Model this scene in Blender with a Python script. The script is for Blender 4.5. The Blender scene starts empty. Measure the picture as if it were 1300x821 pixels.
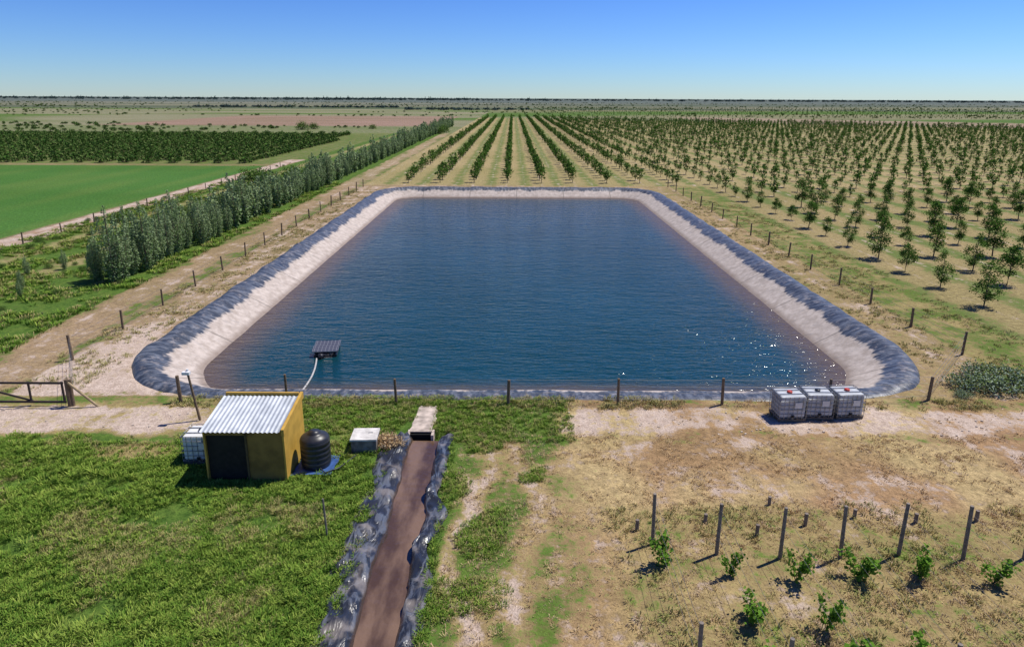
import bpy, math, random
import numpy as np
from mathutils import Vector, Matrix, noise
random.seed(7); rng=np.random.default_rng(7)
scene=bpy.context.scene
COL=scene.collection
def link(o,parent=None):
    COL.objects.link(o)
    if parent: o.parent=parent
    return o
def empty(name,loc=(0,0,0),rz=0):
    e=bpy.data.objects.new(name,None); e.location=loc; e.rotation_euler=(0,0,rz); e.empty_display_size=.3
    return link(e)
# ---------------------------------------------------------------- materials
def newmat(name):
    m=bpy.data.materials.new(name); m.use_nodes=True
    nt=m.node_tree; b=nt.nodes['Principled BSDF']
    return m,nt,b
def N(nt,t,**kw):
    n=nt.nodes.new(t)
    for k,v in kw.items(): setattr(n,k,v)
    return n
def L(nt,a,b): nt.links.new(a,b)
def mix(nt,fac,a,b,mode='MIX'):
    n=nt.nodes.new('ShaderNodeMix'); n.data_type='RGBA'; n.blend_type=mode
    for s,v in ((0,fac),(6,a),(7,b)):
        if isinstance(v,bpy.types.NodeSocket): nt.links.new(v,n.inputs[s])
        else: n.inputs[s].default_value=v if s==0 else (tuple(v)+(1,) if len(v)==3 else v)
    return n.outputs[2]
def math_(nt,op,a,b=None,c=None):
    n=nt.nodes.new('ShaderNodeMath'); n.operation=op
    for s,v in ((0,a),(1,b),(2,c)):
        if v is None: continue
        if isinstance(v,bpy.types.NodeSocket): nt.links.new(v,n.inputs[s])
        else: n.inputs[s].default_value=v
    return n.outputs[0]
def sstep(nt,v,a,b):
    n=nt.nodes.new('ShaderNodeMapRange'); n.interpolation_type='SMOOTHSTEP'
    nt.links.new(v,n.inputs[0]); n.inputs[1].default_value=a; n.inputs[2].default_value=b
    return n.outputs[0]
def noiz(nt,vec,scale,detail=4,rough=.55,dist=0):
    n=N(nt,'ShaderNodeTexNoise'); n.inputs['Scale'].default_value=scale; n.inputs['Detail'].default_value=detail
    n.inputs['Roughness'].default_value=rough; n.inputs['Distortion'].default_value=dist
    if vec is not None: nt.links.new(vec,n.inputs['Vector'])
    return n.outputs['Fac']
def bump(nt,b,h,strength,dist):
    n=N(nt,'ShaderNodeBump'); n.inputs['Strength'].default_value=strength; n.inputs['Distance'].default_value=dist
    nt.links.new(h,n.inputs['Height']); nt.links.new(n.outputs[0],b.inputs['Normal'])
def simple(name,col,rough=.7,metal=0,var=.25,scale=6,spec=.3,bmp=0):
    m,nt,b=newmat(name)
    g=N(nt,'ShaderNodeTexCoord').outputs['Object']
    f=noiz(nt,g,scale,4)
    c2=tuple(min(1,c*(1+var)) for c in col); c1=tuple(c*(1-var) for c in col)
    L(nt,mix(nt,sstep(nt,f,.3,.7),c1,c2),b.inputs['Base Color'])
    b.inputs['Roughness'].default_value=rough; b.inputs['Metallic'].default_value=metal
    b.inputs['Specular IOR Level'].default_value=spec
    if bmp: bump(nt,b,f,.5,bmp)
    return m
def leafmat(name,c1,c2,trans=.0):
    m,nt,b=newmat(name)
    oi=N(nt,'ShaderNodeObjectInfo').outputs['Random']
    g=N(nt,'ShaderNodeNewGeometry')
    r=math_(nt,'ADD',math_(nt,'MULTIPLY',oi,.5),math_(nt,'MULTIPLY',g.outputs['Random Per Island'],.5))
    c=mix(nt,r,c1,c2)
    d=N(nt,'ShaderNodeBsdfDiffuse'); L(nt,c,d.inputs['Color']); out=d.outputs[0]
    if trans>0:
        t=N(nt,'ShaderNodeBsdfTranslucent'); L(nt,c,t.inputs['Color'])
        ms=N(nt,'ShaderNodeMixShader'); ms.inputs[0].default_value=trans
        L(nt,out,ms.inputs[1]); L(nt,t.outputs[0],ms.inputs[2]); out=ms.outputs[0]
    L(nt,out,nt.nodes['Material Output'].inputs['Surface'])
    nt.nodes.remove(b)
    return m
M_wood=simple('post_wood',(.17,.12,.075),.85,scale=9)
M_greywood=simple('weathered_wood',(.2,.17,.14),.85,scale=9)
M_wire=simple('wire',(.22,.21,.2),.5,.6)
M_bark=simple('bark',(.13,.1,.07),.9,scale=15)
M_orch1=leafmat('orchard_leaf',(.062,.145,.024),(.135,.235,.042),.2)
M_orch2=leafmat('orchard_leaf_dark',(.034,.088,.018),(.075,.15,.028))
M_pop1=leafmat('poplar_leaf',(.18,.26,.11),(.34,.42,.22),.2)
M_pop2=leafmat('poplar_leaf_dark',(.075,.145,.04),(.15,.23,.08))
M_vine=leafmat('vine_leaf',(.1,.22,.025),(.2,.36,.05),.3)
M_bush=leafmat('bush_leaf',(.07,.12,.03),(.16,.21,.065))
M_sage=leafmat('sage_leaf',(.18,.24,.16),(.33,.4,.28))
M_far=leafmat('far_foliage',(.045,.075,.068),(.07,.105,.095),0)  # bluish tone bakes distance haze into the leaf colour
M_grass=leafmat('grass_blade',(.13,.235,.028),(.33,.4,.08))
M_grassd=leafmat('grass_blade_deep',(.08,.17,.022),(.17,.27,.04))
M_dry=leafmat('dry_grass_blade',(.4,.28,.13),(.64,.47,.27))
M_mixg=leafmat('mixed_grass_blade',(.19,.22,.06),(.46,.39,.16))
# ---------------------------------------------------------------- mesh builder
class MB:
    def __init__(s,mats): s.v=[]; s.f=[]; s.m=[]; s.mats=mats; s.smooth=[]
    def add(s,vs,fs,mi=0,sm=False):
        o=len(s.v); s.v.extend([tuple(p) for p in vs])
        for f in fs: s.f.append([i+o for i in f]); s.m.append(mi); s.smooth.append(sm)
    def box(s,c,d,mi=0,rz=0,M=None):
        vs=[]
        R=M if M is not None else Matrix.Rotation(rz,3,'Z')
        for x in(-.5,.5):
            for y in(-.5,.5):
                for z in(-.5,.5): vs.append(Vector(c)+R@Vector((x*d[0],y*d[1],z*d[2])))
        s.add(vs,[(0,1,3,2),(4,6,7,5),(0,4,5,1),(2,3,7,6),(0,2,6,4),(1,5,7,3)],mi)
    def tube(s,pts,r,mi=0,n=6,cap=True,sm=True):
        pts=[Vector(p) for p in pts]; rs=r if isinstance(r,(list,tuple)) else [r]*len(pts)
        vs=[];fs=[]
        for i,p in enumerate(pts):
            d=(pts[min(i+1,len(pts)-1)]-pts[max(i-1,0)]).normalized()
            a=d.cross(Vector((0,0,1))); 
            if a.length<.05: a=d.cross(Vector((1,0,0)))
            a.normalize(); b=d.cross(a)
            for k in range(n):
                t=2*math.pi*k/n; vs.append(p+rs[i]*(a*math.cos(t)+b*math.sin(t)))
        for i in range(len(pts)-1):
            for k in range(n):
                fs.append((i*n+k,i*n+(k+1)%n,(i+1)*n+(k+1)%n,(i+1)*n+k))
        s.add(vs,fs,mi,sm)
        if cap:
            s.add(vs[:n],[tuple(range(n))],mi); s.add(vs[-n:],[tuple(range(n))],mi)
    def lathe(s,c,prof,n=32,mi=0):
        vs=[];fs=[]
        for r,z in prof:
            for k in range(n):
                t=2*math.pi*k/n; vs.append((c[0]+r*math.cos(t),c[1]+r*math.sin(t),c[2]+z))
        for i in range(len(prof)-1):
            for k in range(n): fs.append((i*n+k,i*n+(k+1)%n,(i+1)*n+(k+1)%n,(i+1)*n+k))
        s.add(vs,fs,mi,True)
    def mesh(s,name):
        me=bpy.data.meshes.new(name); me.from_pydata(s.v,[],s.f)
        for m in s.mats: me.materials.append(m)
        me.polygons.foreach_set('material_index',s.m); me.polygons.foreach_set('use_smooth',s.smooth)
        me.update(); return me
    def obj(s,name,parent=None,loc=(0,0,0)):
        o=bpy.data.objects.new(name,s.mesh(name)); o.location=loc
        return link(o,parent)
# ---------------------------------------------------------------- foliage prototypes
def leaves(mb,centers,size,mi,asp=.6,up=.4):
    n=len(centers)
    nr=rng.normal(size=(n,3)); nr[:,2]=np.abs(nr[:,2])+up; nr/=np.linalg.norm(nr,axis=1)[:,None]
    a=rng.normal(size=(n,3)); a-= (a*nr).sum(1)[:,None]*nr; a/=np.linalg.norm(a,axis=1)[:,None]
    b=np.cross(nr,a); sz=size*(.6+.8*rng.random(n))[:,None]
    P=np.stack([centers-a*sz*.5,centers+b*sz*.5*asp,centers+a*sz*.5,centers-b*sz*.5*asp],1).reshape(-1,3)
    o=len(mb.v); mb.v.extend(map(tuple,P.tolist()))
    mb.f.extend([[o+4*i,o+4*i+1,o+4*i+2,o+4*i+3] for i in range(n)])
    m=mi if isinstance(mi,(list,np.ndarray)) else [mi]*n
    mb.m.extend([int(q) for q in m]); mb.smooth.extend([False]*n)
def orchard_mesh(name,H,W,nl,ls,ncl=26,trunk=.75):
    mb=MB([M_bark,M_orch1,M_orch2])
    lean=Vector((random.uniform(-.08,.08),random.uniform(-.08,.08),0))
    mb.tube([(0,0,-.05),lean*.5+Vector((0,0,trunk)),lean+Vector((0,0,H*.6)),lean+Vector((0,0,H*.9))],[.055,.042,.026,.01],0,6)
    C=[];
    for i in range(ncl):
        z=random.random()**.9; rad=W*.5*math.sin(math.pi*min(1,.2+z*.74))**.7*random.uniform(.25,1.05)
        t=i*2.4+random.uniform(-.5,.5)
        p=Vector((rad*math.cos(t),rad*math.sin(t),trunk+.1+(H-trunk)*z))+lean
        C.append(p)
        if i%2==0:
            z0=max(trunk*.9,p.z-.6*rad-.25)
            mb.tube([Vector((0,0,z0))+lean*.6,(Vector((0,0,z0))+lean*.6+p)*.5+Vector((0,0,-.06)),p],[.022,.014,.006],0,4,False)
    per=nl//ncl
    for p in C:
        c=np.array(p)+rng.normal(size=(per,3))*np.array([W*.1,W*.1,H*.055])
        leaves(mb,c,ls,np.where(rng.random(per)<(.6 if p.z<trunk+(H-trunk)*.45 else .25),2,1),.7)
    return mb.mesh(name)
def poplar_mesh(name,H,W,nl,ls):
    mb=MB([M_bark,M_pop1,M_pop2])
    mb.tube([(0,0,-.05),(0.03,0,H*.5),(0,.04,H*.93)],[.07,.045,.01],0,6)
    stems=[(0,0,H)]+[(W*.3*math.cos(a),W*.3*math.sin(a),H*random.uniform(.55,.9)) for a in np.arange(0,6.28,1.35)]
    per=nl//len(stems)
    for (sx,sy,h) in stems:
        mb.tube([(0,0,.2),(sx*.7,sy*.7,h*.4),(sx,sy,h*.95)],[.03,.02,.005],0,4,False)
        z=rng.random(per)**.9
        r=W*.17*(1-z**2.5)**.6+.03; t=rng.random(per)*6.283; rr=np.sqrt(rng.random(per))*r*1.3
        f=np.minimum(1,z*2.2)
        c=np.stack([sx*f+rr*np.cos(t),sy*f+rr*np.sin(t),.08+z*(h-.08)],1)
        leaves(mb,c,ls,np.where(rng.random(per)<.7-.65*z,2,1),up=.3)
    return mb.mesh(name)
def bush_mesh(name,mats,nl,ls,ncl=14,flat=.7,stem=True):
    mb=MB([M_bark]+mats)
    for i in range(ncl):
        t=i*2.4; r=math.sqrt((i+.5)/ncl)*.85; h=(1-r*r*.7)*flat*2*random.uniform(.6,1.05)
        p=np.array([r*math.cos(t),r*math.sin(t),h*.62])
        if stem: mb.tube([(p[0]*.2,p[1]*.2,-.02),p],[.03,.012],0,4,False)
        per=nl//ncl
        c=p+rng.normal(size=(per,3))*np.array([.2,.2,.2*flat*1.4]); c[:,2]=np.abs(c[:,2])
        leaves(mb,c,ls,rng.integers(1,len(mats)+1,per))
    return mb.mesh(name)
def tuft_mesh(name,mat,nb,h,spread,w=.012):
    mb=MB([mat])
    for i in range(nb):
        t=random.uniform(0,6.28); r=spread*math.sqrt(random.random())
        b=Vector((r*math.cos(t),r*math.sin(t),0)); hh=h*random.uniform(.5,1.1)
        d=Vector((math.cos(t)*random.uniform(.4,1.4),math.sin(t)*random.uniform(.4,1.4),0))*hh*.75
        s=Vector((-math.sin(t+.4),math.cos(t+.4),0))*w
        m1=b+d*.45+Vector((0,0,hh*.6)); tip=b+d+Vector((0,0,hh*.8))
        mb.add([b-s,b+s,m1+s*.9,m1-s*.9,tip],[(0,1,2,3),(3,2,4)],0)
    return mb.mesh(name)
def protocoll(name,meshes):
    c=bpy.data.collections.new(name)
    for me_ in meshes: c.objects.link(bpy.data.objects.new(me_.name+'_src',me_))
    return c
def scatter(name,pts,coll,smin=.8,smax=1.2,scales=None,tilt=0):
    pts=np.asarray(pts,dtype=float); n=len(pts)
    if pts.shape[1]==2: pts=np.c_[pts,np.zeros(n)]
    me=bpy.data.meshes.new(name); me.from_pydata(pts.tolist(),[],[])
    sc=np.asarray(scales) if scales is not None else smin+(smax-smin)*rng.random(n)
    a=me.attributes.new('sc','FLOAT','POINT'); a.data.foreach_set('value',sc.astype(np.float32))
    a=me.attributes.new('rt','FLOAT_VECTOR','POINT')
    r=np.c_[rng.normal(size=(n,2))*tilt,rng.random(n)*6.283]; a.data.foreach_set('vector',r.astype(np.float32).ravel())
    a=me.attributes.new('ix','INT','POINT'); a.data.foreach_set('value',rng.integers(0,max(1,len(coll.objects)),n).astype(np.int32))
    ng=bpy.data.node_groups.new(name+'_gn','GeometryNodeTree')
    ng.interface.new_socket('Geometry',in_out='INPUT',socket_type='NodeSocketGeometry')
    ng.interface.new_socket('Geometry',in_out='OUTPUT',socket_type='NodeSocketGeometry')
    gi=ng.nodes.new('NodeGroupInput'); go=ng.nodes.new('NodeGroupOutput')
    ip=ng.nodes.new('GeometryNodeInstanceOnPoints'); ci=ng.nodes.new('GeometryNodeCollectionInfo')
    ci.inputs['Collection'].default_value=coll; ci.inputs['Separate Children'].default_value=True; ci.inputs['Reset Children'].default_value=True
    ip.inputs['Pick Instance'].default_value=True
    def at(nm,ty):
        q=ng.nodes.new('GeometryNodeInputNamedAttribute'); q.data_type=ty; q.inputs[0].default_value=nm
        return [o for o in q.outputs if o.enabled and o.name=='Attribute'][0]
    lk=ng.links.new
    lk(gi.outputs[0],ip.inputs['Points']); lk(ci.outputs[0],ip.inputs['Instance'])
    lk(at('ix','INT'),ip.inputs['Instance Index']); lk(at('rt','FLOAT_VECTOR'),ip.inputs['Rotation']); lk(at('sc','FLOAT'),ip.inputs['Scale'])
    lk(ip.outputs[0],go.inputs[0])
    o=bpy.data.objects.new(name,me); link(o)
    md=o.modifiers.new('scatter','NODES'); md.node_group=ng
    return o
# ---------------------------------------------------------------- reservoir geometry
X0,X1,Y0,Y1,R=-19.6,21.0,28.1,102.0,6.5
CX,CY,HX,HY=(X0+X1)/2,(Y0+Y1)/2,(X1-X0)/2,(Y1-Y0)/2
def inset(x,y):
    qx=abs(x-CX)-(HX-R); qy=abs(y-CY)-(HY-R)
    return -(math.hypot(max(qx,0),max(qy,0))+min(max(qx,qy),0)-R)
def outline(d,step=.3):
    out=[]; r=R-d
    cs=[(X1-R,Y0+R,-90),(X1-R,Y1-R,0),(X0+R,Y1-R,90),(X0+R,Y0+R,180)]
    s=0
    for i,(cx,cy,a0) in enumerate(cs):
        n=int(R*math.pi/2/step)
        for k in range(n):
            a=math.radians(a0+90*k/n); out.append((cx+r*math.cos(a),cy+r*math.sin(a),s,math.cos(a),math.sin(a))); s+=R*math.pi/2/n
        nx,ny,na=cs[(i+1)%4]; a=math.radians(a0+90)
        p=(cx+r*math.cos(a),cy+r*math.sin(a)); q=(nx+r*math.cos(a),ny+r*math.sin(a))
        Ls=math.hypot(q[0]-p[0],q[1]-p[1]); n=int(Ls/step)
        for k in range(n):
            t=k/n; out.append((p[0]+(q[0]-p[0])*t,p[1]+(q[1]-p[1])*t,s,math.cos(a),math.sin(a))); s+=Ls/n
    # near bank is steeper: compress inset there
    return [(x,y-max(0,(-ny-.55)/.45)*.26*d,s,nx,ny) for (x,y,s,nx,ny) in out]
WZ=-.9
prof=[(0,.0),(.08,.12),(.2,.23),(.4,.3),(.65,.31),(.9,.27),(1.15,.17),(1.4,.05),(1.65,-.08),(1.95,-.24),(2.3,-.43),(2.7,-.64),(3.1,-.86),(3.6,-1.1),(4.5,-1.5),(6.0,-2.0)]
vs=[];at_d=[];at_s=[]
rings=[outline(d) for d,_ in prof]; n=len(rings[0])
for (d,z),ring in zip(prof,rings):
    for (x,y,s,nx,ny) in ring:
        w=noise.noise(Vector((s*.5,d*.4,0)))+.45*noise.noise(Vector((s*1.7,d*.3,4)))
        k=math.exp(-((d-.6)/.9)**2)
        j=noise.noise(Vector((s*.3,0,9)))*.2+noise.noise(Vector((s*1.2,0,3)))*.07
        j*=max(0,1-d/2.5)
        nr=max(0,(-ny-.55)/.45)
        f=1-.82*nr
        zz=(z*f if z>0 else z)+(.075*k+.02)*w*(1 if d>0 else .3)*(.35+.65*f)
        vs.append((x+nx*j,y+ny*j,zz)); at_d.append(d+.3*nr); at_s.append(s)
fs=[]
for i in range(len(prof)-1):
    for k in range(n): fs.append((i*n+k,i*n+(k+1)%n,(i+1)*n+(k+1)%n,(i+1)*n+k))
fs.append(tuple(range((len(prof)-1)*n,len(prof)*n)))
me=bpy.data.meshes.new('pond_liner'); me.from_pydata(vs,[],fs)
a=me.attributes.new('band','FLOAT','POINT'); a.data.foreach_set('value',at_d)
a=me.attributes.new('per','FLOAT','POINT'); a.data.foreach_set('value',at_s)
me.polygons.foreach_set('use_smooth',[True]*len(me.polygons))
m,nt,b=newmat('pond_liner_plastic')
band=N(nt,'ShaderNodeAttribute',attribute_name='band').outputs['Fac']
per=N(nt,'ShaderNodeAttribute',attribute_name='per').outputs['Fac']
cmb=N(nt,'ShaderNodeCombineXYZ'); L(nt,per,cmb.inputs[0]); L(nt,math_(nt,'MULTIPLY',band,.35),cmb.inputs[1])
n1=noiz(nt,cmb.outputs[0],.5,4); n2=noiz(nt,cmb.outputs[0],3.2,5,.65)
pos=N(nt,'ShaderNodeNewGeometry').outputs['Position']
n3=noiz(nt,pos,2.2,5,.65)
e=math_(nt,'ADD',band,math_(nt,'MULTIPLY',math_(nt,'SUBTRACT',n1,.5),1.3))
e=math_(nt,'ADD',e,math_(nt,'MULTIPLY',math_(nt,'SUBTRACT',n2,.5),1.0))
dust=sstep(nt,e,1.5,1.75)
dust=math_(nt,'MULTIPLY',dust,math_(nt,'SUBTRACT',1,math_(nt,'MULTIPLY',sstep(nt,n2,.56,.72),.4)))
seam=math_(nt,'PINGPONG',per,3.4); seam=math_(nt,'SUBTRACT',1,sstep(nt,seam,.02,.09))
dustc=mix(nt,sstep(nt,n3,.3,.7),(.38,.315,.26),(.57,.49,.42))
wet=sstep(nt,band,2.7,3.15); dustc=mix(nt,math_(nt,'MULTIPLY',wet,.7),dustc,(.2,.145,.11))
blk=mix(nt,sstep(nt,n2,.4,.68),(.035,.043,.055),(.15,.165,.19))  # blue-grey streaks paint sky sheen onto the black plastic
blk=mix(nt,math_(nt,'MULTIPLY',sstep(nt,n3,.52,.7),.45),blk,(.45,.39,.34))
c=mix(nt,dust,blk,dustc); c=mix(nt,math_(nt,'MULTIPLY',seam,.55),c,(.1,.09,.08))
L(nt,c,b.inputs['Base Color'])
rr=N(nt,'ShaderNodeMapRange'); L(nt,dust,rr.inputs[0]); rr.inputs[3].default_value=.42; rr.inputs[4].default_value=.95
L(nt,rr.outputs[0],b.inputs['Roughness'])
bump(nt,b,n2,.55,.08)
me.materials.append(m); link(bpy.data.objects.new('pond_liner',me))
# water
ds=[2.85,3.2,3.6,4.1,4.8,5.6,6.3]; rg=[outline(d) for d in ds]
vs=[];dep=[]
for d,ring in zip(ds,rg):
    for p in ring: vs.append((p[0],p[1],WZ)); dep.append(min(1,max(0,(d-3.1)/3.2)))
fs=[]
for i in range(len(ds)-1):
    for k in range(n): fs.append((i*n+k,i*n+(k+1)%n,(i+1)*n+(k+1)%n,(i+1)*n+k))
fs.append(tuple(range((len(ds)-1)*n,len(ds)*n)))
me=bpy.data.meshes.new('reservoir_water'); me.from_pydata(vs,[],fs)
a=me.attributes.new('dep','FLOAT','POINT'); a.data.foreach_set('value',dep)
m,nt,b=newmat('reservoir_water')
dp=N(nt,'ShaderNodeAttribute',attribute_name='dep').outputs['Fac']
pos=N(nt,'ShaderNodeNewGeometry').outputs['Position']
big=noiz(nt,pos,.06,3)
dp2=math_(nt,'ADD',dp,math_(nt,'MULTIPLY',math_(nt,'SUBTRACT',noiz(nt,pos,.4,4),.5),.4))
mp=N(nt,'ShaderNodeMapping'); L(nt,pos,mp.inputs[0]); mp.inputs['Rotation'].default_value=(0,0,.25); mp.inputs['Scale'].default_value=(.5,1.5,1)
r1=noiz(nt,mp.outputs[0],2.4,3,.6,.2); r2=noiz(nt,mp.outputs[0],.8,2,.5)
deep=mix(nt,sstep(nt,big,.3,.7),(.004,.038,.05),(.005,.048,.07))
c=mix(nt,sstep(nt,dp2,.0,1.0),(.1,.072,.055),deep)
L(nt,c,b.inputs['Base Color']); b.inputs['Roughness'].default_value=.1; b.inputs['IOR'].default_value=1.33
h=math_(nt,'ADD',r1,math_(nt,'MULTIPLY',r2,.9))
bump(nt,b,h,1.0,.115)
me.materials.append(m); link(bpy.data.objects.new('reservoir_water',me))
# ---------------------------------------------------------------- ground
def axis(segs):
    out=[segs[0][0]]
    for a,bb,st in segs:
        k=max(1,round((bb-a)/st)); out+=list(np.linspace(a,bb,k+1)[1:])
    return out
def grow(a,end,st,f=1.12):
    o=[];
    while a<end: a+=st; st*=f; o.append(a)
    return o
xs=axis([(-62,-30,.9),(-30,28,.27),(28,60,.9)])
xs=[-v for v in grow(62,16000,1.5,1.09)][::-1]+xs+grow(60,16000,1.5,1.09)
ys=axis([(4,11,1.),(11,33,.24),(33,104,.5),(104,150,1.2)])+grow(150,24000,2.5,1.04)
CHX=-3.42
def ss(v,a,b_):
    t=min(1,max(0,(v-a)/(b_-a))); return t*t*(3-2*t)
def band_(v,a,b_,w=.4): return ss(v,a-w,a+w)*(1-ss(v,b_-w,b_+w))
def P(x,y,s,z=0): return noise.noise(Vector((x*s,y*s,z)))
def lerp(a,b_,t): return tuple(p*(1-t)+q*t for p,q in zip(a,b_))
gv=[];gcol=[];gmask=[]
for y in ys:
    for x in xs:
        d=inset(x,y) if (-22<x<23 and 26<y<104) else -9
        z=0
        if abs(x)<60 and y<150: z=.06*P(x,y,.35)+.025*P(x,y,1.3,5)
        if d>-1.0: z*=max(0,min(1,(-d-.1)/.9))
        if d>.25: z=-min(2.6,(d-.25)*(5 if y<30 else 3))
        if y<25.2:
            q=abs(x-CHX)
            if q<1.6: z*=max(0,(q-1.0)/.6)
            if q<.8: z=-.75
        gv.append((x,y,z))
        base=(.36,.28,.145); g=.25; s=.1; o=0
        wx=x+1.6*P(x,y,.18,2)+.8*P(x,y,.6,8); wy=y+.9*P(x,y,.3,3)+.4*P(x,y,.9,13)
        if y<28.4:
            lawn=.88+.3*P(x,y,.25,71)
            lawn-=.9*math.exp(-(((x+14.3)/1.8)**2+((y-23.3)/.7)**2))
            lawn-=.5*math.exp(-(((x+9)/1.6)**2+((y-23.8)/.8)**2))
            k=ss(wx,.2,3.4)
            gr=.6-.46*k; sr=.24+.1*k
            for tx in(-1.35,.45):
                q=abs(x-tx-.45*math.sin(y*.7+tx)-.5*P(0,y,.5,tx)); sr+=.3*math.exp(-(q/.3)**2)*(1-k); gr-=.35*math.exp(-(q/.4)**2)
            v=ss(P(x,y,.22,91)+.4*P(x,y,.7,92),-.25,.35)
            br=lerp((.42,.3,.15),lerp((.43,.265,.15),(.56,.41,.22),v),k); sr+=(.12*(1-v)-.05)*k
            f=ss(19.9-wy,-.5,.7)*ss(wx,1.5,4); gr+=.24*f; sr-=.12*f; br=lerp(br,(.42,.31,.15),f)
            hz=ss(x,-2.6,-1.9)
            g1_=lawn*(1-hz)+gr*hz; s1_=sr*hz
            tr=band_(wy,24.9,27.3,.35)
            kl=ss(-11-wx,-.8,.8)
            gt=.85*(1-kl)*(1-k)+kl*(.5-.4*tr)+k*(.42-.34*tr)*(1-kl)
            st=kl*(.15+.52*tr)+k*(.18+.42*tr)*(1-kl)
            t=ss(wy,24.0,24.8)
            g=g1_*(1-t)+gt*t; s=s1_*(1-t)+st*t; base=lerp((.4,.31,.14),br,ss(x,-2.6,0))
        elif y<106 or x<-22.9:
            if x<0:
                base=(.38,.27,.16)
                if x>-22.9: s=.42+.28*(1-ss(y,30,42)); g=.26
                elif x>-27: 
                    tr=band_(wx,-26.2,-23.9,.5); s=.18+.2*tr; g=.5-.35*tr
                    if y>105: base=(.4,.3,.18)
                elif x>-31: g=.9; s=0
                elif x>-45: g=.66+.3*math.sin(x*1.1+.5*P(0,y,.05)); s=.22*ss(math.sin(x*1.1+2.5),.5,1); base=(.38,.32,.15)
                elif x>-48.3 and y<150: s=.6; g=.15; base=(.42,.27,.18)
                elif y<135: base=(.085,.205,.038); base=lerp(base,(.12,.22,.045),ss(P(x*3,y*.4,.08,2),-.2,.4)); g=0; s=-1
                elif y<139: base=(.33,.25,.13); g=.4
                elif y<262: base=(.27,.25,.11); g=.5
                else: base=(.26,.26,.15)
            else:
                if x<24: s=.34; g=.3; base=(.42,.3,.16)
                elif x<28.5: g=.48; s=.1; base=(.42,.32,.15)
                else: o=1; g=.33; s=.05; base=(.39,.305,.15)
        if y>=106 and -22.9<=x: o=1; g=.27; s=.05; base=(.43,.34,.17)
        lim=480-.6*max(0,x)
        if y>262 and x<-22.9:
            base=(.29,.275,.165); g=.16+.6*ss(P(x*.3,y,.012,7),-.1,.3); s=.15*ss(P(x*.25,y,.02,27),.1,.4)
            if 330<y<500 and -190<x<-38: base=(.36,.24,.18); g=.05
            if 262<y<330: g=.45
        if y>lim and x>-22.9:
            o=0; base=(.27,.25,.14); g=.28+.55*ss(P(x*.4,y,.006,7),-.2,.3); s=0
            if y<lim+110 and x>120: base=(.38,.28,.2); g=.15
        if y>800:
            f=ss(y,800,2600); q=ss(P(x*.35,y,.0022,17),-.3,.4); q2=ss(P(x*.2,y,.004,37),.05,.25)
            c1=(.17+.13*q,.175+.1*q,.11+.08*q); c1=lerp(c1,(.1,.13,.075),q2*.8); c2=(.15,.175,.16)  # bluish end colour paints aerial haze onto the far ground
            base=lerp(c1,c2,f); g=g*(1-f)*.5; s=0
        gcol.append(base+(1,)); gmask.append((max(0,min(1,g)),max(0,min(1,s+.0)),o,1))
nx_,ny_=len(xs),len(ys)
fs=[(j*nx_+i,j*nx_+i+1,(j+1)*nx_+i+1,(j+1)*nx_+i) for j in range(ny_-1) for i in range(nx_-1)]
me=bpy.data.meshes.new('ground'); me.from_pydata(gv,[],fs)
for nm,dat in (('zcol',gcol),('zmask',gmask)):
    a=me.attributes.new(nm,'FLOAT_COLOR','POINT'); a.data.foreach_set('color',np.array(dat,dtype=np.float32).ravel())
me.polygons.foreach_set('use_smooth',[True]*len(me.polygons))
m,nt,b=newmat('ground_soil_and_grass')
zc=N(nt,'ShaderNodeAttribute',attribute_name='zcol').outputs['Color']
zm=N(nt,'ShaderNodeSeparateColor'); L(nt,N(nt,'ShaderNodeAttribute',attribute_name='zmask').outputs['Color'],zm.inputs[0])
pos=N(nt,'ShaderNodeNewGeometry').outputs['Position']; sx=N(nt,'ShaderNodeSeparateXYZ'); L(nt,pos,sx.inputs[0])
nA=noiz(nt,pos,.55,5,.62); nB=noiz(nt,pos,3.2,5,.65); nC=noiz(nt,pos,16,3,.7)
mpf=N(nt,'ShaderNodeMapping'); L(nt,pos,mpf.inputs[0]); mpf.inputs['Scale'].default_value=(.35,1,1)
nF=noiz(nt,mpf.outputs[0],.03,5,.65)
mps=N(nt,'ShaderNodeMapping'); L(nt,pos,mps.inputs[0]); mps.inputs['Scale'].default_value=(1,.06,1)
nS=noiz(nt,mps.outputs[0],1.6,3,.6)
ph=math_(nt,'MULTIPLY',math_(nt,'SUBTRACT',sx.outputs[0],31.0),2*math.pi/5.3)
cs=math_(nt,'COSINE',ph)
orch=zm.outputs[2]
gm=math_(nt,'SUBTRACT',zm.outputs[0],math_(nt,'MULTIPLY',math_(nt,'MULTIPLY',cs,orch),.3))
pert=math_(nt,'ADD',math_(nt,'MULTIPLY',math_(nt,'SUBTRACT',nA,.5),1.1),math_(nt,'MULTIPLY',math_(nt,'SUBTRACT',nB,.5),.9))
pert=math_(nt,'ADD',pert,math_(nt,'MULTIPLY',math_(nt,'SUBTRACT',nC,.5),.5))
gf=sstep(nt,math_(nt,'ADD',gm,pert),.36,.64)
c2x=math_(nt,'COSINE',math_(nt,'MULTIPLY',ph,2.0))
so=math_(nt,'MULTIPLY',math_(nt,'MULTIPLY',sstep(nt,c2x,.5,.95),orch),.3)
sm_=math_(nt,'ADD',zm.outputs[1],so)
pert2=math_(nt,'ADD',math_(nt,'MULTIPLY',math_(nt,'SUBTRACT',nA,.5),-1.3),math_(nt,'MULTIPLY',math_(nt,'SUBTRACT',nB,.5),-1.1))
pert2=math_(nt,'ADD',pert2,math_(nt,'MULTIPLY',math_(nt,'SUBTRACT',nS,.5),.6))
sf=sstep(nt,math_(nt,'ADD',sm_,pert2),.38,.66)
green=mix(nt,sstep(nt,nB,.3,.7),(.055,.115,.018),(.12,.2,.033))
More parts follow.
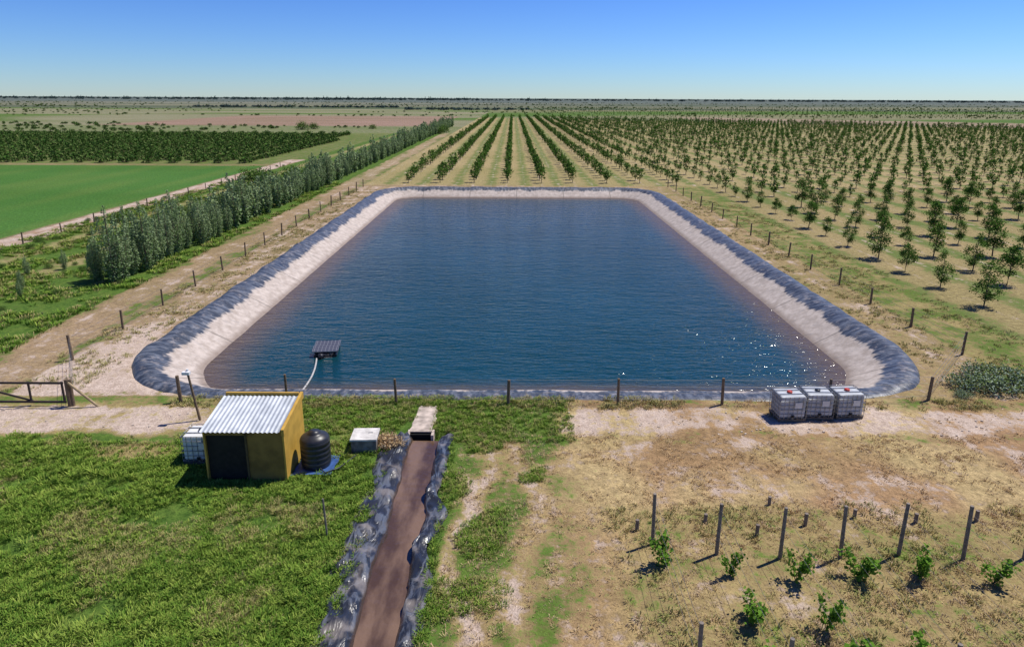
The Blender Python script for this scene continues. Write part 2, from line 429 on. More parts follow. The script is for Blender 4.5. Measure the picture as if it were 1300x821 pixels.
green=mix(nt,math_(nt,'MULTIPLY',sstep(nt,nA,.5,.75),.4),green,(.22,.24,.055))
basec=mix(nt,sstep(nt,nB,.35,.7),mix(nt,1.0,zc,(.72,.71,.69),'MULTIPLY'),mix(nt,1.0,zc,(1.2,1.19,1.16),'MULTIPLY'))
basec=mix(nt,sstep(nt,nF,.35,.65),basec,mix(nt,1.0,basec,(.78,.84,.72),'MULTIPLY'))
sand=mix(nt,sstep(nt,nB,.3,.7),(.46,.35,.27),(.68,.55,.45))
c=mix(nt,gf,basec,mix(nt,math_(nt,'MULTIPLY',orch,.45),green,(.2,.22,.075))); c=mix(nt,sf,c,sand)
c=mix(nt,sstep(nt,nC,.35,.6),mix(nt,1.0,c,(.68,.68,.66),'MULTIPLY'),c)
L(nt,c,b.inputs['Base Color']); b.inputs['Roughness'].default_value=.95; b.inputs['Specular IOR Level'].default_value=.1
bump(nt,b,math_(nt,'ADD',nB,math_(nt,'MULTIPLY',nC,.4)),.7,.12)
me.materials.append(m); link(bpy.data.objects.new('ground',me))
# ---------------------------------------------------------------- irrigation channel
m,nt,b=newmat('channel_liner_plastic')
pos=N(nt,'ShaderNodeNewGeometry').outputs['Position']; sz_=N(nt,'ShaderNodeSeparateXYZ'); L(nt,pos,sz_.inputs[0])
mpc=N(nt,'ShaderNodeMapping'); L(nt,pos,mpc.inputs[0]); mpc.inputs['Scale'].default_value=(1.5,.5,1); mpc.inputs['Rotation'].default_value=(0,0,.3)
q1=noiz(nt,mpc.outputs[0],1.9,3,.5,1.6); q2=noiz(nt,pos,1.1,4)
cc=mix(nt,sstep(nt,q1,.46,.6),(.022,.025,.033),(.1,.11,.13)); cc=mix(nt,math_(nt,'MULTIPLY',sstep(nt,q2,.5,.66),.55),cc,(.3,.26,.22))  # grey-blue tone paints highlights on dark plastic; tan on top is dust
wl_=sstep(nt,math_(nt,'ADD',sz_.outputs[2],math_(nt,'MULTIPLY',math_(nt,'SUBTRACT',q2,.5),.2)),-.12,-.02)
cc=mix(nt,wl_,(.06,.04,.027),cc)
L(nt,cc,b.inputs['Base Color']); b.inputs['Roughness'].default_value=.3; bump(nt,b,q1,.8,.1)
mb=MB([m])
cross=[(-1.62,.02),(-1.48,.03),(-1.33,.035),(-1.2,.045),(-1.05,.055),(-.9,.055),(-.76,.03),(-.64,-.05),(-.54,-.16),(-.46,-.34),(0,-.42),(.46,-.34),(.54,-.16),(.62,-.05),(.72,.03),(.84,.05),(.94,.045),(1.04,.035),(1.16,.02)]
yy=np.arange(11.0,24.75,.1); vs=[]
for y in yy:
    tp=1-.2*ss(y,19,24.7); mid=.12*P(0,y,.45,55)
    for k,(dx,z) in enumerate(cross):
        jx=(noise.noise(Vector((y*.5,dx*.5,7)))*.34+noise.noise(Vector((y*1.6,dx*.5,1)))*.16)*(1 if abs(dx)>.7 else .35)
        r_=noise.noise(Vector((dx*1.8+y*.8,y*.55,0))); fold=(1-min(1,abs(r_)*5))*.12+max(0,noise.noise(Vector((dx*2.5-y*.8,y*1.1,5))))*.16
        edge=k in(0,len(cross)-1)
        ddx=dx if abs(dx)<.7 else math.copysign(.7+(abs(dx)-.7)*tp,dx)
        vs.append((CHX+ddx+jx+mid,y,(.015 if edge else (max(z,-.02)+fold if z>-.1 else z+fold*.3))))
nc=len(cross); mb.add(vs,[(j*nc+i,j*nc+i+1,(j+1)*nc+i+1,(j+1)*nc+i) for j in range(len(yy)-1) for i in range(nc-1)],0,True)
mb.obj('channel_liner')
m,nt,b=newmat('muddy_water')
pos=N(nt,'ShaderNodeNewGeometry').outputs['Position']
mpw=N(nt,'ShaderNodeMapping'); L(nt,pos,mpw.inputs[0]); mpw.inputs['Scale'].default_value=(1.6,.5,1)
mm=sstep(nt,noiz(nt,mpw.outputs[0],.9,5),.35,.65)
L(nt,mix(nt,mm,(.075,.042,.024),(.2,.125,.078)),b.inputs['Base Color']); b.inputs['Roughness'].default_value=.06; b.inputs['Specular IOR Level'].default_value=.7
bump(nt,b,noiz(nt,pos,3.5,3),.6,.05)
mb=MB([m]); mb.add([(CHX-.8,11,-.17),(CHX+.8,11,-.17),(CHX+.7,24.6,-.17),(CHX-.7,24.6,-.17)],[(0,1,2,3)]); mb.obj('channel_water')
M_conc=simple('concrete',(.47,.39,.32),.85,scale=2.5,var=.35,bmp=.02)
M_dark=simple('culvert_shade',(.012,.012,.012),.9)
e=empty('concrete_inlet',(CHX-.22,0,0))
mb=MB([M_conc]); 
vs=[];ny=14
for j in range(ny+1):
    y=25.1+2.3*j/ny; wl=.5-.06*j/ny; a=P(0,y,1.7,3)*.2; b2=P(3,y,1.7,5)*.2
    vs+=[(-wl+a,y,-.02),(-wl+a+.04,y,.035+.015*P(1,y,1)),(wl+b2-.04,y,.035),(wl+b2,y,-.02)]
mb.add(vs,[(4*j+k,4*j+k+1,4*j+k+5,4*j+k+4) for j in range(ny) for k in range(3)]+[(0,1,2,3)],0); mb.obj('apron_slab',e)
mb=MB([M_conc]); mb.box((-.48,24.9,-.14),(.1,.5,.36)); mb.box((.48,24.9,-.14),(.1,.5,.36)); mb.box((0,25.02,.045),(.85,.2,.04)); mb.box((0,25.22,-.21),(.86,.06,.42)); mb.obj('headwall',e)
mb=MB([M_dark]); mb.box((0,25.0,-.2),(.84,.34,.36)); mb.obj('culvert_shade_block',e)  # solid black block stands in for the shade inside the culvert
# ---------------------------------------------------------------- fences
def fence(name,pts,h=1.15,wires=4):
    mb=MB([M_wood,M_wire])
    for (x,y) in pts:
        a=random.uniform(-.05,.05); hh=h*random.uniform(.9,1.1); r=random.uniform(.06,.085)
        mb.tube([(x,y,-.1),(x+a*hh,y+random.uniform(-.03,.03),hh)],[r,r*.9],0,8)
    for i in range(len(pts)-1):
        for k in range(wires):
            z=h*(.2+.75*k/(wires-1)); p,q=pts[i],pts[i+1]
            mb.tube([(p[0],p[1],z),((p[0]+q[0])/2,(p[1]+q[1])/2,z-.02),(q[0],q[1],z)],.007,1,4,False)
    return mb.obj(name)
near=[(-14.6,27.7),(-9.9,27.7),(-5.1,27.75),(-.15,27.65),(4.7,27.7),(9.3,27.7),(14.0,27.75),(18.7,28.2)]
right=[(23.9,34.0)]+[(23.75+random.uniform(-.1,.1),y) for y in np.arange(38.5,106,4.7)]
left=[(-22.5,y) for y in np.arange(32.7,106,4.7)]
fence('wire_fence',near+right,1.22)
fence('wire_fence',[(-19.1,27.3)]+left,1.22)
fence('wire_fence',[(-44.6,y) for y in np.arange(50,135,5.5)],1.0,3)
e=empty('farm_gate',(-19.2,27.25,0))
mb=MB([M_wood]); mb.tube([(0,0,-.1),(0,0,1.25)],.09,0,8); mb.tube([(-4.9,0,-.1),(-4.9,0,1.25)],.09,0,8); mb.obj('gate_posts',e)
mb=MB([simple('gate_timber',(.055,.04,.035),.7)])
for z in(.2,1.08): mb.box((-2.45,0,z),(4.6,.05,.09))
for x in(-4.7,-3.2,-1.7,-.25): mb.box((x,.052,.64),(.08,.05,.98))
mb.box((-3.2,.1,.64),(3.2,.04,.08),0,M=Matrix.Rotation(.28,3,'Y')); 
mb.obj('gate_leaf',e)
mb=MB([simple('brace_timber',(.36,.27,.15),.8)]); mb.tube([(.08,-.03,1.12),(1.25,-.05,.0)],.055,0,8); mb.obj('brace',e)
e=empty('lamp_pole',(-13.0,26.0,0))
mb=MB([M_wood]); mb.tube([(0,0,-.1),(-.3,.05,2.05)],[.055,.045],0,8); mb.obj('pole',e)
mb=MB([simple('white_lamp_plastic',(.75,.75,.73),.4,var=.05)]); mb.box((-.33,-.02,2.1),(.3,.16,.12)); mb.tube([(-.3,.05,2.05),(-.3,.05,2.25)],.05,0,8); mb.obj('lamp_head',e)
mb=MB([M_greywood]); mb.tube([(-5.65,18.2,-.1),(-5.7,18.2,1.3)],.03,0,6); mb.obj('wooden_stake')
# ---------------------------------------------------------------- shed
e=empty('pump_shed',(0,0,0))
SX0,SX1,SY0,SY1=-10.65,-7.85,21.3,23.5
M_yel=simple('ochre_painted_sheet',(.55,.33,.06),.55,var=.16,scale=2)
M_frontshade=simple('shaded_front_panel',(.24,.145,.035),.7,var=.25,scale=2)  # shaded front of the shed, its shade painted in as a darker colour
def zt(y): return 1.88+(y-SY0)/(SY1-SY0)*.34
mb=MB([M_yel,M_frontshade])
def slab(mb,x0,x1,y0,y1,mi):
    vs=[(x0,y0,-.05),(x1,y0,-.05),(x1,y1,-.05),(x0,y1,-.05),(x0,y0,zt(y0)),(x1,y0,zt(y0)),(x1,y1,zt(y1)),(x0,y1,zt(y1))]
    mb.add(vs,[(0,3,2,1),(4,5,6,7),(0,1,5,4),(1,2,6,5),(2,3,7,6),(3,0,4,7)],mi)
slab(mb,SX0,SX0+.06,SY0,SY1,0); slab(mb,SX1-.06,SX1,SY0,SY1,0); slab(mb,SX0+.063,SX1-.063,SY1-.06,SY1,0)
slab(mb,-9.15,SX1-.063,SY0+.01,SY0+.06,1)
mb.box((-9.87,SY0+.04,1.82),(1.42,.06,.12),1)
mb.obj('walls',e)
mb=MB([simple('doorway_shade',(.02,.017,.014),.8)]); mb.box((-9.88,SY0+.12,.88),(1.40,.04,1.74)); mb.obj('doorway_shade_panel',e)  # near-black panel paints the unlit interior of the open doorway
mb=MB([simple('door_frame_timber',(.1,.07,.03),.8)]); mb.box((-9.17,SY0-.02,.9),(.06,.05,1.9)); mb.obj('door_frame',e)
m,nt,b=newmat('galvanised_roof'); 
g=N(nt,'ShaderNodeTexCoord').outputs['Object']; f=noiz(nt,g,1.6,5)
L(nt,mix(nt,sstep(nt,f,.35,.7),(.42,.45,.47),(.6,.63,.65)),b.inputs['Base Color']); b.inputs['Roughness'].default_value=.45; b.inputs['Metallic'].default_value=.2
mb=MB([m]); nxr=120; vs=[]
for j,y in enumerate((SY0-.12,SY1-.08)):
    for i in range(nxr+1):
        x=SX0-.05+(SX1-.1-SX0+.05)*i/nxr; vs.append((x,y,zt(y)+.075+.018*math.cos(i/nxr*2*math.pi*17)))
mb.add(vs,[(i,i+1,nxr+2+i,nxr+1+i) for i in range(nxr)],0,True); mb.obj('corrugated_roof',e)
mb=MB([M_yel])
a=Vector((SX1,SY0-.12,zt(SY0-.12)+.05)); c_=Vector((SX1,SY1+.05,zt(SY1+.05)+.05)); 
vs=[a+Vector((dx,0,dz)) for dx in(-.045,.06) for dz in(-.1,.13)]+[c_+Vector((dx,0,dz)) for dx in(-.045,.06) for dz in(-.1,.13)]
mb.add(vs,[(0,1,3,2),(4,6,7,5),(0,4,5,1),(2,3,7,6),(0,2,6,4),(1,5,7,3)],0)
mb.box(((SX0+SX1)/2-.05,SY1+.01,zt(SY1)+.07),(2.72,.08,.2),0)
mb.obj('fascia',e)
mb=MB([simple('dirt_floor',(.1,.08,.06),.9)]); mb.box(((SX0+SX1)/2,SY0+1.1,.06),(2.6,1.9,.06)); mb.obj('floor',e)
# ---------------------------------------------------------------- IBC containers
M_plast=simple('white_hdpe',(.68,.68,.65),.45,var=.08,scale=2)
M_plast2=simple('grey_hdpe',(.46,.48,.49),.45,var=.16,scale=2)
M_cage=simple('galvanised_cage',(.3,.31,.32),.4,.7)
M_capr=simple('red_cap',(.5,.05,.03),.5); M_blk=simple('black_plastic',(.022,.022,.025),.4,spec=.5)
M_pal=simple('pallet',(.16,.13,.1),.85)
def ibc(x,y,rz,mat,cap):
    e=empty('ibc_tank',(x,y,0),rz)
    me_=MB([mat]); me_.box((0,0,.64),(1.08,.94,.94)); o=me_.obj('inner_bottle',e)
    bv=o.modifiers.new('bv','BEVEL'); bv.width=.07; bv.segments=3
    mb=MB([M_pal])
    for yy_ in(-.42,0,.42): mb.box((0,yy_,.05),(1.16,.12,.09))
    for xx_ in(-.52,-.26,0,.26,.52): mb.box((xx_,0,.117),(.13,.98,.035))
    mb.obj('pallet',e)
    mb=MB([M_cage]); X,Y=.575,.5
    for z in(.17,.36,.55,.74,.93,1.12):
        mb.tube([(-X,-Y,z),(X,-Y,z),(X,Y,z),(-X,Y,z),(-X,-Y,z)],.012,0,5,False)
    for k in range(7):
        x_=-X+2*X*k/6
        for s_ in(-1,1): mb.tube([(x_,s_*(Y+.003),.14),(x_,s_*(Y+.003),1.13)],.01,0,5)
    for k in range(1,6):
        y_=-Y+2*Y*k/6
        for s_ in(-1,1): mb.tube([(s_*(X+.003),y_,.14),(s_*(X+.003),y_,1.13)],.01,0,5)
    for y_ in(-.2,.2): mb.box((0,y_,1.135),(1.15,.04,.02))
    mb.obj('wire_cage',e)
    mb=MB([cap]); mb.lathe((0,0,1.1),[(0.11,0),(.11,.07),(.095,.085),(0,.085)],20); mb.obj('filler_cap',e)
    mb=MB([M_blk]); mb.box((0,-.49,.25),(.12,.1,.1)); mb.tube([(0,-.5,.25),(0,-.6,.25)],.035,0,8); mb.obj('outlet_valve',e)
    mb=MB([M_plast]); mb.box((.2,-.515,.75),(.3,.004,.25)); mb.obj('label_plate',e)
ibc(11.72,26.55,.05,M_plast2,M_capr); ibc(12.98,26.75,-.04,M_plast2,M_blk); ibc(14.25,26.8,.06,M_plast2,M_capr)
ibc(-11.45,22.9,.03,M_plast,M_blk)
e=empty('black_water_tank',(-7.12,22.35,0))
mb=MB([M_blk]); pr=[(.0,.02),(.5,.02),(.52,.1)]
for k in range(5):
    z=.12+k*.19; pr+=[(.53,z),(.53,z+.15),(.52,z+.16),(.52,z+.18)]
pr+=[(.52,1.08),(.47,1.16),(.3,1.25),(.2,1.28),(.2,1.34),(.0,1.35)]
mb.lathe((0,0,.06),pr,40); mb.obj('tank_body',e)
mb=MB([simple('blue_tarp',(.04,.09,.24),.5,var=.3)])
vs=[];
for j in range(13):
    for i in range(13):
        x=-.68+1.4*i/12; y=-.75+1.35*j/12; vs.append((x+.1*P(0,y,2,4),y+.1*P(x,0,2,5),.08+.04*noise.noise(Vector((x*4,y*4,0)))))
mb.add(vs,[(j*13+i,j*13+i+1,j*13+i+14,j*13+i+13) for j in range(12) for i in range(12)],0,True); mb.obj('ground_tarp',e)
mb=MB([M_blk]); mb.tube([(.1,-.3,.2),(.5,-.7,.13),(.9,-.3,.1),(1.3,.6,.1)],.025,0,6); mb.obj('outlet_hose',e)
e=empty('valve_box',(-5.6,23.7,0),.04)
mb=MB([simple('valve_box_block',(.2,.18,.16),.9,var=.35,scale=5)]); 
for sx_,sy_,dx,dy in((-.42,0,.1,.84),(.42,0,.1,.84),(0,-.42,.74,.1),(0,.42,.74,.1)): mb.box((sx_,sy_,.24),(dx,dy,.56))
mb.obj('block_walls',e)
mb=MB([simple('valve_box_lid',(.6,.57,.52),.7,var=.25,scale=3)]); mb.box((0,0,.56),(1.0,.96,.07)); mb.box((.2,.1,.61),(.18,.05,.03)); mb.obj('lid',e)
# ---------------------------------------------------------------- floating solar pump
e=empty('floating_pump_raft',(-10.45,36.3,WZ),.12)
mb=MB([M_blk]); 
for x in(-.5,.5): mb.tube([(x,-.8,.06),(x,.8,.06)],.13,0,12)
mb.box((0,0,.2),(1.2,1.3,.05)); mb.obj('floats',e)
m,nt,b=newmat('solar_cells')
g=N(nt,'ShaderNodeTexCoord').outputs['Object']; br=N(nt,'ShaderNodeTexBrick'); L(nt,g,br.inputs[0]); br.offset=0
br.inputs['Color1'].default_value=(.05,.053,.07,1); br.inputs['Color2'].default_value=(.06,.062,.08,1); br.inputs['Mortar'].default_value=(.26,.26,.27,1)
br.inputs['Scale'].default_value=5; br.inputs['Mortar Size'].default_value=.06; br.inputs['Brick Width'].default_value=1; br.inputs['Row Height'].default_value=1
L(nt,br.outputs[0],b.inputs['Base Color']); b.inputs['Roughness'].default_value=.3
mb=MB([m,M_cage])
for y in(-.42,.42):
    Rm=Matrix.Rotation(.12,3,'X'); mb.box((0,y,.37),(1.35,.7,.03),0,M=Rm); 
    for x in(-.6,.6): mb.tube([(x,y,.2),(x,y,.36)],.02,1,6)
    mb.box((0,y-.37,.32),(1.38,.03,.05),1,M=Rm)
    mb.box((-.69,y,.37),(.03,.7,.05),1,M=Rm); mb.box((.69,y,.37),(.03,.7,.05),1,M=Rm)
mb.obj('solar_panels',e)
mb=MB([M_blk]); mb.lathe((-.2,-1.0,.0),[(.0,0),(.14,0),(.14,.25),(.0,.27)],14); mb.box((-.1,-.85,.15),(.3,.3,.1)); mb.obj('pump_body',e)
mb=MB([simple('grey_pipe',(.45,.43,.4),.55,var=.25)])
pp=[]
for k in range(25):
    t=k/24; x=-10.75+t*.75+.18*math.sin(t*5); y=35.2+(27.9-35.2)*t
    z=WZ+.03 if t<.72 else WZ+.03+((t-.72)/.28)**.8*1.1
    pp.append((x,y,z))
pp+=[(-9.9,27.3,.1),(-9.3,26.4,.07)]
mb.tube(pp,.048,0,8); mb.obj('floating_hose')
# ---------------------------------------------------------------- vegetation
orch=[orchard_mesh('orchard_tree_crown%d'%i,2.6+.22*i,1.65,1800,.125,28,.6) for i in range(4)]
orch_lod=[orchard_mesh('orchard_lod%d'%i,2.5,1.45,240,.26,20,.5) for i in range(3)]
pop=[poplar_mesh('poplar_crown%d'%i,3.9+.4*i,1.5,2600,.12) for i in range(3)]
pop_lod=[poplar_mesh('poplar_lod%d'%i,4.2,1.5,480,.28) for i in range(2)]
bush=[bush_mesh('bush_crown%d'%i,[M_bush,M_orch1],900,.14) for i in range(3)]
bush_lod=[bush_mesh('bush_lod%d'%i,[M_bush,M_orch2],170,.38) for i in range(2)]
far_lod=[bush_mesh('far_lod%d'%i,[M_far],90,.5,stem=False) for i in range(2)]
sage=[bush_mesh('sage_crown%d'%i,[M_sage,M_bush],1500,.1,18,.5) for i in range(2)]
def put(name,me_,x,y,s=1,sz=None):
    o=bpy.data.objects.new(name,me_); o.location=(x,y,0); o.rotation_euler=(0,0,random.uniform(0,6.28)); o.scale=(s,s,sz or s); return link(o)
far_pts=[];far_s=[]
for k in range(-9,70):
    x=31+5.3*k
    ystart=109 if k<-1 else (106 if k==-1 else 38.1)
    step=3.9 if k<0 else 4.7
    y=ystart+ (k%3)*.4
    while y<480-.6*max(0,x):
        if x<.86*y+6 and random.random()>.06:
            xx=x+random.uniform(-.2,.2); yy_=y+random.uniform(-.35,.35)
            s=random.uniform(.58,1.15) if k>=0 else random.uniform(.7,1.1)
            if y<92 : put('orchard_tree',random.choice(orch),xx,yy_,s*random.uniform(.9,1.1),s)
            else: far_pts.append((xx,yy_)); far_s.append(s)
        y+=step
scatter('orchard_trees',far_pts,protocoll('orchard_src',orch_lod),scales=far_s)
q=[(x+random.uniform(-1,1),y+random.uniform(-1,1)) for y in np.arange(490,1000,12) for x in np.arange(10,700,10) if x<.8*y and y>490-.6*x+25]
scatter('young_orchard_trees',q,protocoll('young_src',orch_lod),.4,.75)
pl=[];ps=[]
y=47.5
while y<330:
    for dx in(-.9,.5):
        xx=-29.2+dx+random.uniform(-.45,.45); yy_=y+random.uniform(-.4,.4); s=random.uniform(.6,1.05)+.35*P(0,y,.09,6)+.1
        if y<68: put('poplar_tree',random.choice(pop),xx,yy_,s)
        else: pl.append((xx,yy_)); ps.append(s*(1 if y<170 else 1.1))
    y+=1.35 if y<120 else 2.0
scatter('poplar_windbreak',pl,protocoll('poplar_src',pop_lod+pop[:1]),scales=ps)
for x,y,s in((-34.8,51.5,.42),(-36.5,49.8,.38),(-37.5,48,.3),(-34.3,46.0,.35),(-35,56,.4),(-33,44,.3)): put('poplar_sapling',pop[0],x,y,s)
for x,y,s,z in((-37,104,2.2,2.0),(-40,108,2.4,2.0),(-35.5,111,2,2.2),(-43,113,2.0,1.6),(-34,117,2,2.1),(-42,73,1.3,1.1)): put('willow_bush',random.choice(bush),x,y,s,z)
q=[(random.uniform(-46,-31),random.uniform(36,135)) for _ in range(330)]
q=[p for p in q if P(p[0],p[1],.12,4)>-.0]
scatter('weed_bushes',q,protocoll('weed_src',bush),.15,.42)
q=[(x+random.uniform(-.4,.4),y+random.uniform(-.5,.5)) for x in np.arange(-290,-52,4.8) for y in np.arange(141,256,3.2) if x<-48-(y-140)*.09 and x>-.85*y-6]
scatter('olive_orchard',q,protocoll('olive_src',bush_lod),.85,1.3)
for x,y,s in((-87,290,2.8),(-27.5,262,2.2),(-27,272,2.4),(-84,296,2.2),(-60,300,1.6)): put('roadside_tree',random.choice(bush),x,y,s,s*1.1)
q=[];sc_=[]
while len(q)<2300:
    y=270+random.random()**1.5*1900; x=random.uniform(-.82,.82)*y
    if x>-24 and y<495-.6*max(x,0)+15: continue
    if P(x*.4,y,.008,3)<-.0: continue
    if x<-30 and y<500 and -190<x<-38 and y>330: continue
    q.append((x,y)); sc_.append(random.uniform(.4,1.2)*(1 if y<900 else 1.5))
scatter('steppe_shrubs',q,protocoll('steppe_src',bush_lod),scales=sc_)
q=[];sc_=[]
for _ in range(2800):
    y=random.uniform(2600,5600); x=random.uniform(-.85,.85)*y
    if P(x*.25,y,.0012,3)<-.05 and y<4800: continue
    q.append((x,y)); sc_.append(random.uniform(4,9.5)*(1+.5*P(x,0,.004)+(.25 if x<-300 else 0)))
for _ in range(160):
    y=random.uniform(900,960); x=random.uniform(-420,-150); q.append((x,y)); sc_.append(random.uniform(1.5,3))
for _ in range(60):
    y=random.uniform(760,800); x=random.uniform(-120,20); q.append((x,y)); sc_.append(random.uniform(1.5,3))
scatter('distant_trees',q,protocoll('far_src',far_lod),scales=sc_)
for x,y,s,z in((21.3,29.6,.9,.9),(22.6,29.4,1.1,1.0),(23.8,30.2,1.1,1.1),(22.8,31.0,.9,.9),(24.8,29.5,1.0,.9),(20.5,28.6,.4,.45)): put('sage_bush',random.choice(sage),x,y,s,z)
def lush(x,y):
    if abs(x-CHX)<1.1 and y<25: return False
    if SX0-.05<x<SX1+.05 and SY0-.1<y<SY1: return False
    if abs(x-CHX+.22)<.45 and 24.6<y<27.3: return False
    if math.hypot(x+7.1,y-22.25)<.8 or math.hypot(x+5.6,y-23.7)<.6 or (-12.1<x<-10.8 and 22.3<y<23.5): return False
    return True
g1=[tuft_mesh('grass_tuft%d'%i,M_grass if i%2 else M_grassd,24,.17,.18,.014) for i in range(4)]
gb=[tuft_mesh('grass_clump%d'%i,M_grass if i%2 else M_grassd,40,.26,.3,.016) for i in range(4)]
g2=[tuft_mesh('dry_tuft%d'%i,M_dry,14,.11,.14,.01) for i in range(3)]
g3=[tuft_mesh('mixed_tuft%d'%i,M_mixg,18,.17,.16,.012) for i in range(3)]
q=[];q2=[]
while len(q)<9000:
    x=random.uniform(-25,-2.2); y=random.uniform(11.5,24.6)
    if x<-.85*y-3 or not lush(x,y): continue
    if y>24 and P(x,y,.8)<0: continue
    dd=math.exp(-(((x+14.3)/1.8)**2+((y-23.3)/.7)**2))
    if random.random()<dd: continue
    if P(x,y,.5,11)+.35*random.random()<-.12: continue
    if P(x,y,.3,81)+.5*P(x,y,1.1,82)+random.uniform(-.15,.15)>.18: q2.append((x,y))
    else: q.append((x,y))
scatter('lawn_grass',q,protocoll('lawn_src',g1),.5,1.0,tilt=.15)
scatter('yellowing_grass',q2,protocoll('yellow_src',g3+g1[1:2]),.5,.95,tilt=.15)
q=[]
while len(q)<900:
    x=random.uniform(-25,-4.9); y=random.uniform(11.5,24.0)
    if x<-.85*y-3 or not lush(x,y): continue
    if P(x,y,.4,61)+.3*random.random()<.15 or math.hypot((x+14.3)/2,(y-23.3))<1: continue
    if 20<y<24.2 and -12.3<x<-7: continue
    q.append((x,y))
scatter('grass_clumps',q,protocoll('clump_src',gb),.5,.95,tilt=.15)
q=[]
while len(q)<3000:
    x=random.uniform(-11,2.5); y=random.uniform(24.2,28.3)
    if lush(x,y) and P(x,y,.6,3)>-.25 and (x<0 or random.random()<.5): q.append((x,y))
while len(q)<4000:
    x=random.uniform(-2.3,1.5); y=random.uniform(11.5,24.5)
    if lush(x,y) and P(x,y,.55,21)>.02+.1*(x+2): q.append((x,y))
scatter('verge_grass',q,protocoll('verge_src',g1+g3[:2]),.4,.9,tilt=.1)
q=[]
while len(q)<5500:
    x=random.uniform(-2,25); y=random.uniform(11.5,28.1)
    if x>.85*y+3 or not lush(x,y): continue
    if 24.9<y<27.4 and random.random()<.93: continue
    if P(x,y,.7,31)+random.uniform(-.3,.3)<0: continue
    q.append((x,y))
scatter('dry_grass',q,protocoll('dry_src',g2),.4,1.0,tilt=.15)
q=[]
while len(q)<5400:
    r=random.random()
    if r<.3: x=random.uniform(-23.5,-19.8); y=random.uniform(28,100)
    elif r<.68: x=random.uniform(21.2,29); y=random.uniform(28,90)
    elif r<.85: x=random.uniform(-15,21); y=random.uniform(27.2,28.3)
    else: x=random.uniform(3,18); y=random.uniform(12,20)
    if inset(x,y)>(.15 if y<28.4 else -.1) or P(x,y,.45,41)+random.uniform(-.2,.2)<0: continue
    q.append((x,y))
scatter('rough_grass',q,protocoll('rough_src',g3+g2[:1]),.4,1.15,tilt=.1)
q=[]
while len(q)<4500:
    x=random.uniform(-46,-26.6); y=28+random.random()**1.5*80
    if x<-.85*y-2 or P(x,y,.3,51)<-.15: continue
    q.append((x,y))
scatter('meadow_grass',q,protocoll('meadow_src',g1+g3[:2]),.9,2.0,tilt=.1)
q=[(-4.85+random.gauss(0,.28),23.8+random.gauss(0,.22),.05+abs(random.gauss(0,.1))) for _ in range(220)]
scatter('straw_heap',q,protocoll('straw_src',g2),.9,1.8,tilt=.9)
# ---------------------------------------------------------------- vineyard
def vine_mesh(name):
    mb=MB([M_bark,M_vine]); 
    for k in range(4):
        a=random.uniform(0,6.28); p=Vector((0,0,0)); pts=[p]
        for j in range(5):
            p=p+Vector((math.cos(a)*.09+random.uniform(-.05,.05),math.sin(a)*.05-.02,.2-.02*j)); pts.append(p)
        mb.tube(pts,[.018,.014,.01,.008,.006,.004],0,4,False)
        for pt in pts[1:]:
            leaves(mb,np.array(pt)+rng.normal(size=(13,3))*.085,.12,1,.9)
    return mb.mesh(name)
vines=[vine_mesh('vine_canes%d'%i) for i in range(5)]
for i in range(9):
    x=4.3+1.8*i; y0=17.3+.12*math.sin(i*2)
    if i==0: y0=17.9
    mb=MB([M_greywood,M_wire]); a=random.uniform(-.05,.05)
    for j,y in enumerate((y0,y0-5.2)):
        mb.tube([(x,y,-.1),(x+a,y+.02,1.7+random.uniform(-.05,.08))],[.06,.052],0,8)
    for z in(.6,1.05,1.5): mb.tube([(x,y0,z),(x,y0-5.2,z)],.005,1,4,False)
    mb.obj('trellis_row')
    for j in range(3):
        if j==0 or random.random()<.5: put('grape_vine',random.choice(vines),x+.12+random.uniform(-.05,.05),y0-1.15-1.6*j+random.uniform(-.2,.2),random.uniform(.65,1.05),random.uniform(.75,1.1))
mb=MB([simple('short_stake',(.2,.16,.13),.8)])
for x,y,h in((3.95,18.6,.35),(7.6,18.3,.4),(8.6,20.0,.3),(9.35,18.9,.4),(11.1,19.3,.3),(12.9,19.0,.35),(14.9,19.1,.4),(6.2,19.0,.3),(16.6,19.0,.35)): mb.tube([(x,y,-.05),(x,y,h)],.06,0,8)
mb.obj('short_stakes')
mb=MB([simple('stone',(.5,.42,.34),.9)])
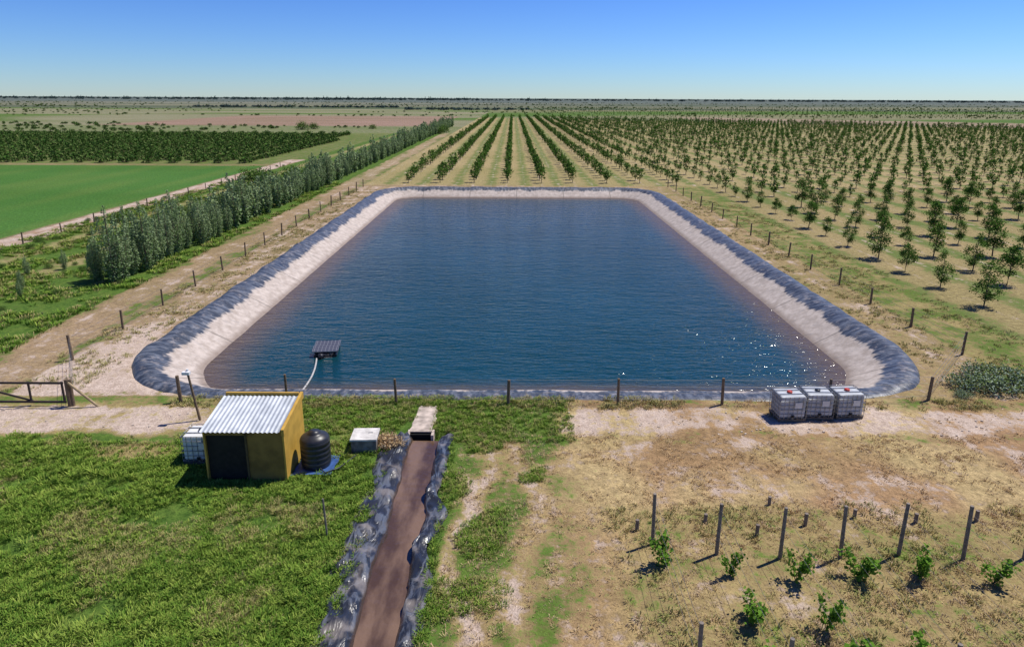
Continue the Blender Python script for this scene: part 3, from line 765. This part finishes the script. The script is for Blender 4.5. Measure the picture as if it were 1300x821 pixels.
for _ in range(300):
    r=random.random()
    if r<.5: x=random.uniform(2,22); y=random.uniform(24.8,27.4)
    elif r<.7: x=random.uniform(-24,-11.5); y=random.uniform(25,27.4)
    else: x=random.uniform(-22.3,-19.8); y=random.uniform(30,50)
    if inset(x,y)>-.2: continue
    s=random.uniform(.03,.09); mb.box((x,y,s*.15),(s,s*.8,s*.5),0,random.uniform(0,3))
mb.obj('scattered_stones')
# ---------------------------------------------------------------- light, sky, camera
AZ,EL=math.radians(62),math.radians(62)
S=Vector((math.sin(AZ)*math.cos(EL),math.cos(AZ)*math.cos(EL),math.sin(EL)))
sd=bpy.data.lights.new('sun','SUN'); sd.energy=5.0; sd.angle=math.radians(.5); sd.color=(1,.955,.885)
so_=bpy.data.objects.new('sun',sd); so_.rotation_euler=S.to_track_quat('Z','Y').to_euler(); so_.location=(30,20,60); link(so_)
w=bpy.data.worlds.new('World'); scene.world=w; w.use_nodes=True; nt=w.node_tree
sk=nt.nodes.new('ShaderNodeTexSky'); sk.sky_type='NISHITA'; sk.sun_disc=False; sk.sun_elevation=EL; sk.sun_rotation=AZ
sk.altitude=0; sk.air_density=1.0; sk.dust_density=0; sk.ozone_density=1.0
tint=mix(nt,1.0,sk.outputs[0],(.62,.95,1.4),'MULTIPLY')
gm_=nt.nodes.new('ShaderNodeGamma'); nt.links.new(tint,gm_.inputs[0]); gm_.inputs[1].default_value=1.5
tint2=mix(nt,1.0,gm_.outputs[0],(.335,.265,.272),'MULTIPLY')
bg=nt.nodes['Background']; bg.inputs[1].default_value=.11; nt.links.new(tint2,bg.inputs[0])
cd=bpy.data.cameras.new('camera'); cd.sensor_width=36; cd.lens=24.0; cd.shift_y=-45.5/1300; cd.clip_end=60000; cd.clip_start=.3
co=bpy.data.objects.new('camera',cd)
M=Matrix.Rotation(math.radians(90-15.5),4,'X')@Matrix.Rotation(math.radians(.26),4,'Z')
co.location=(0,0,13); co.rotation_euler=M.to_euler(); link(co); scene.camera=co
scene.view_settings.view_transform='Standard'; scene.view_settings.look='None'; scene.view_settings.exposure=0
print('objects',len(scene.objects))
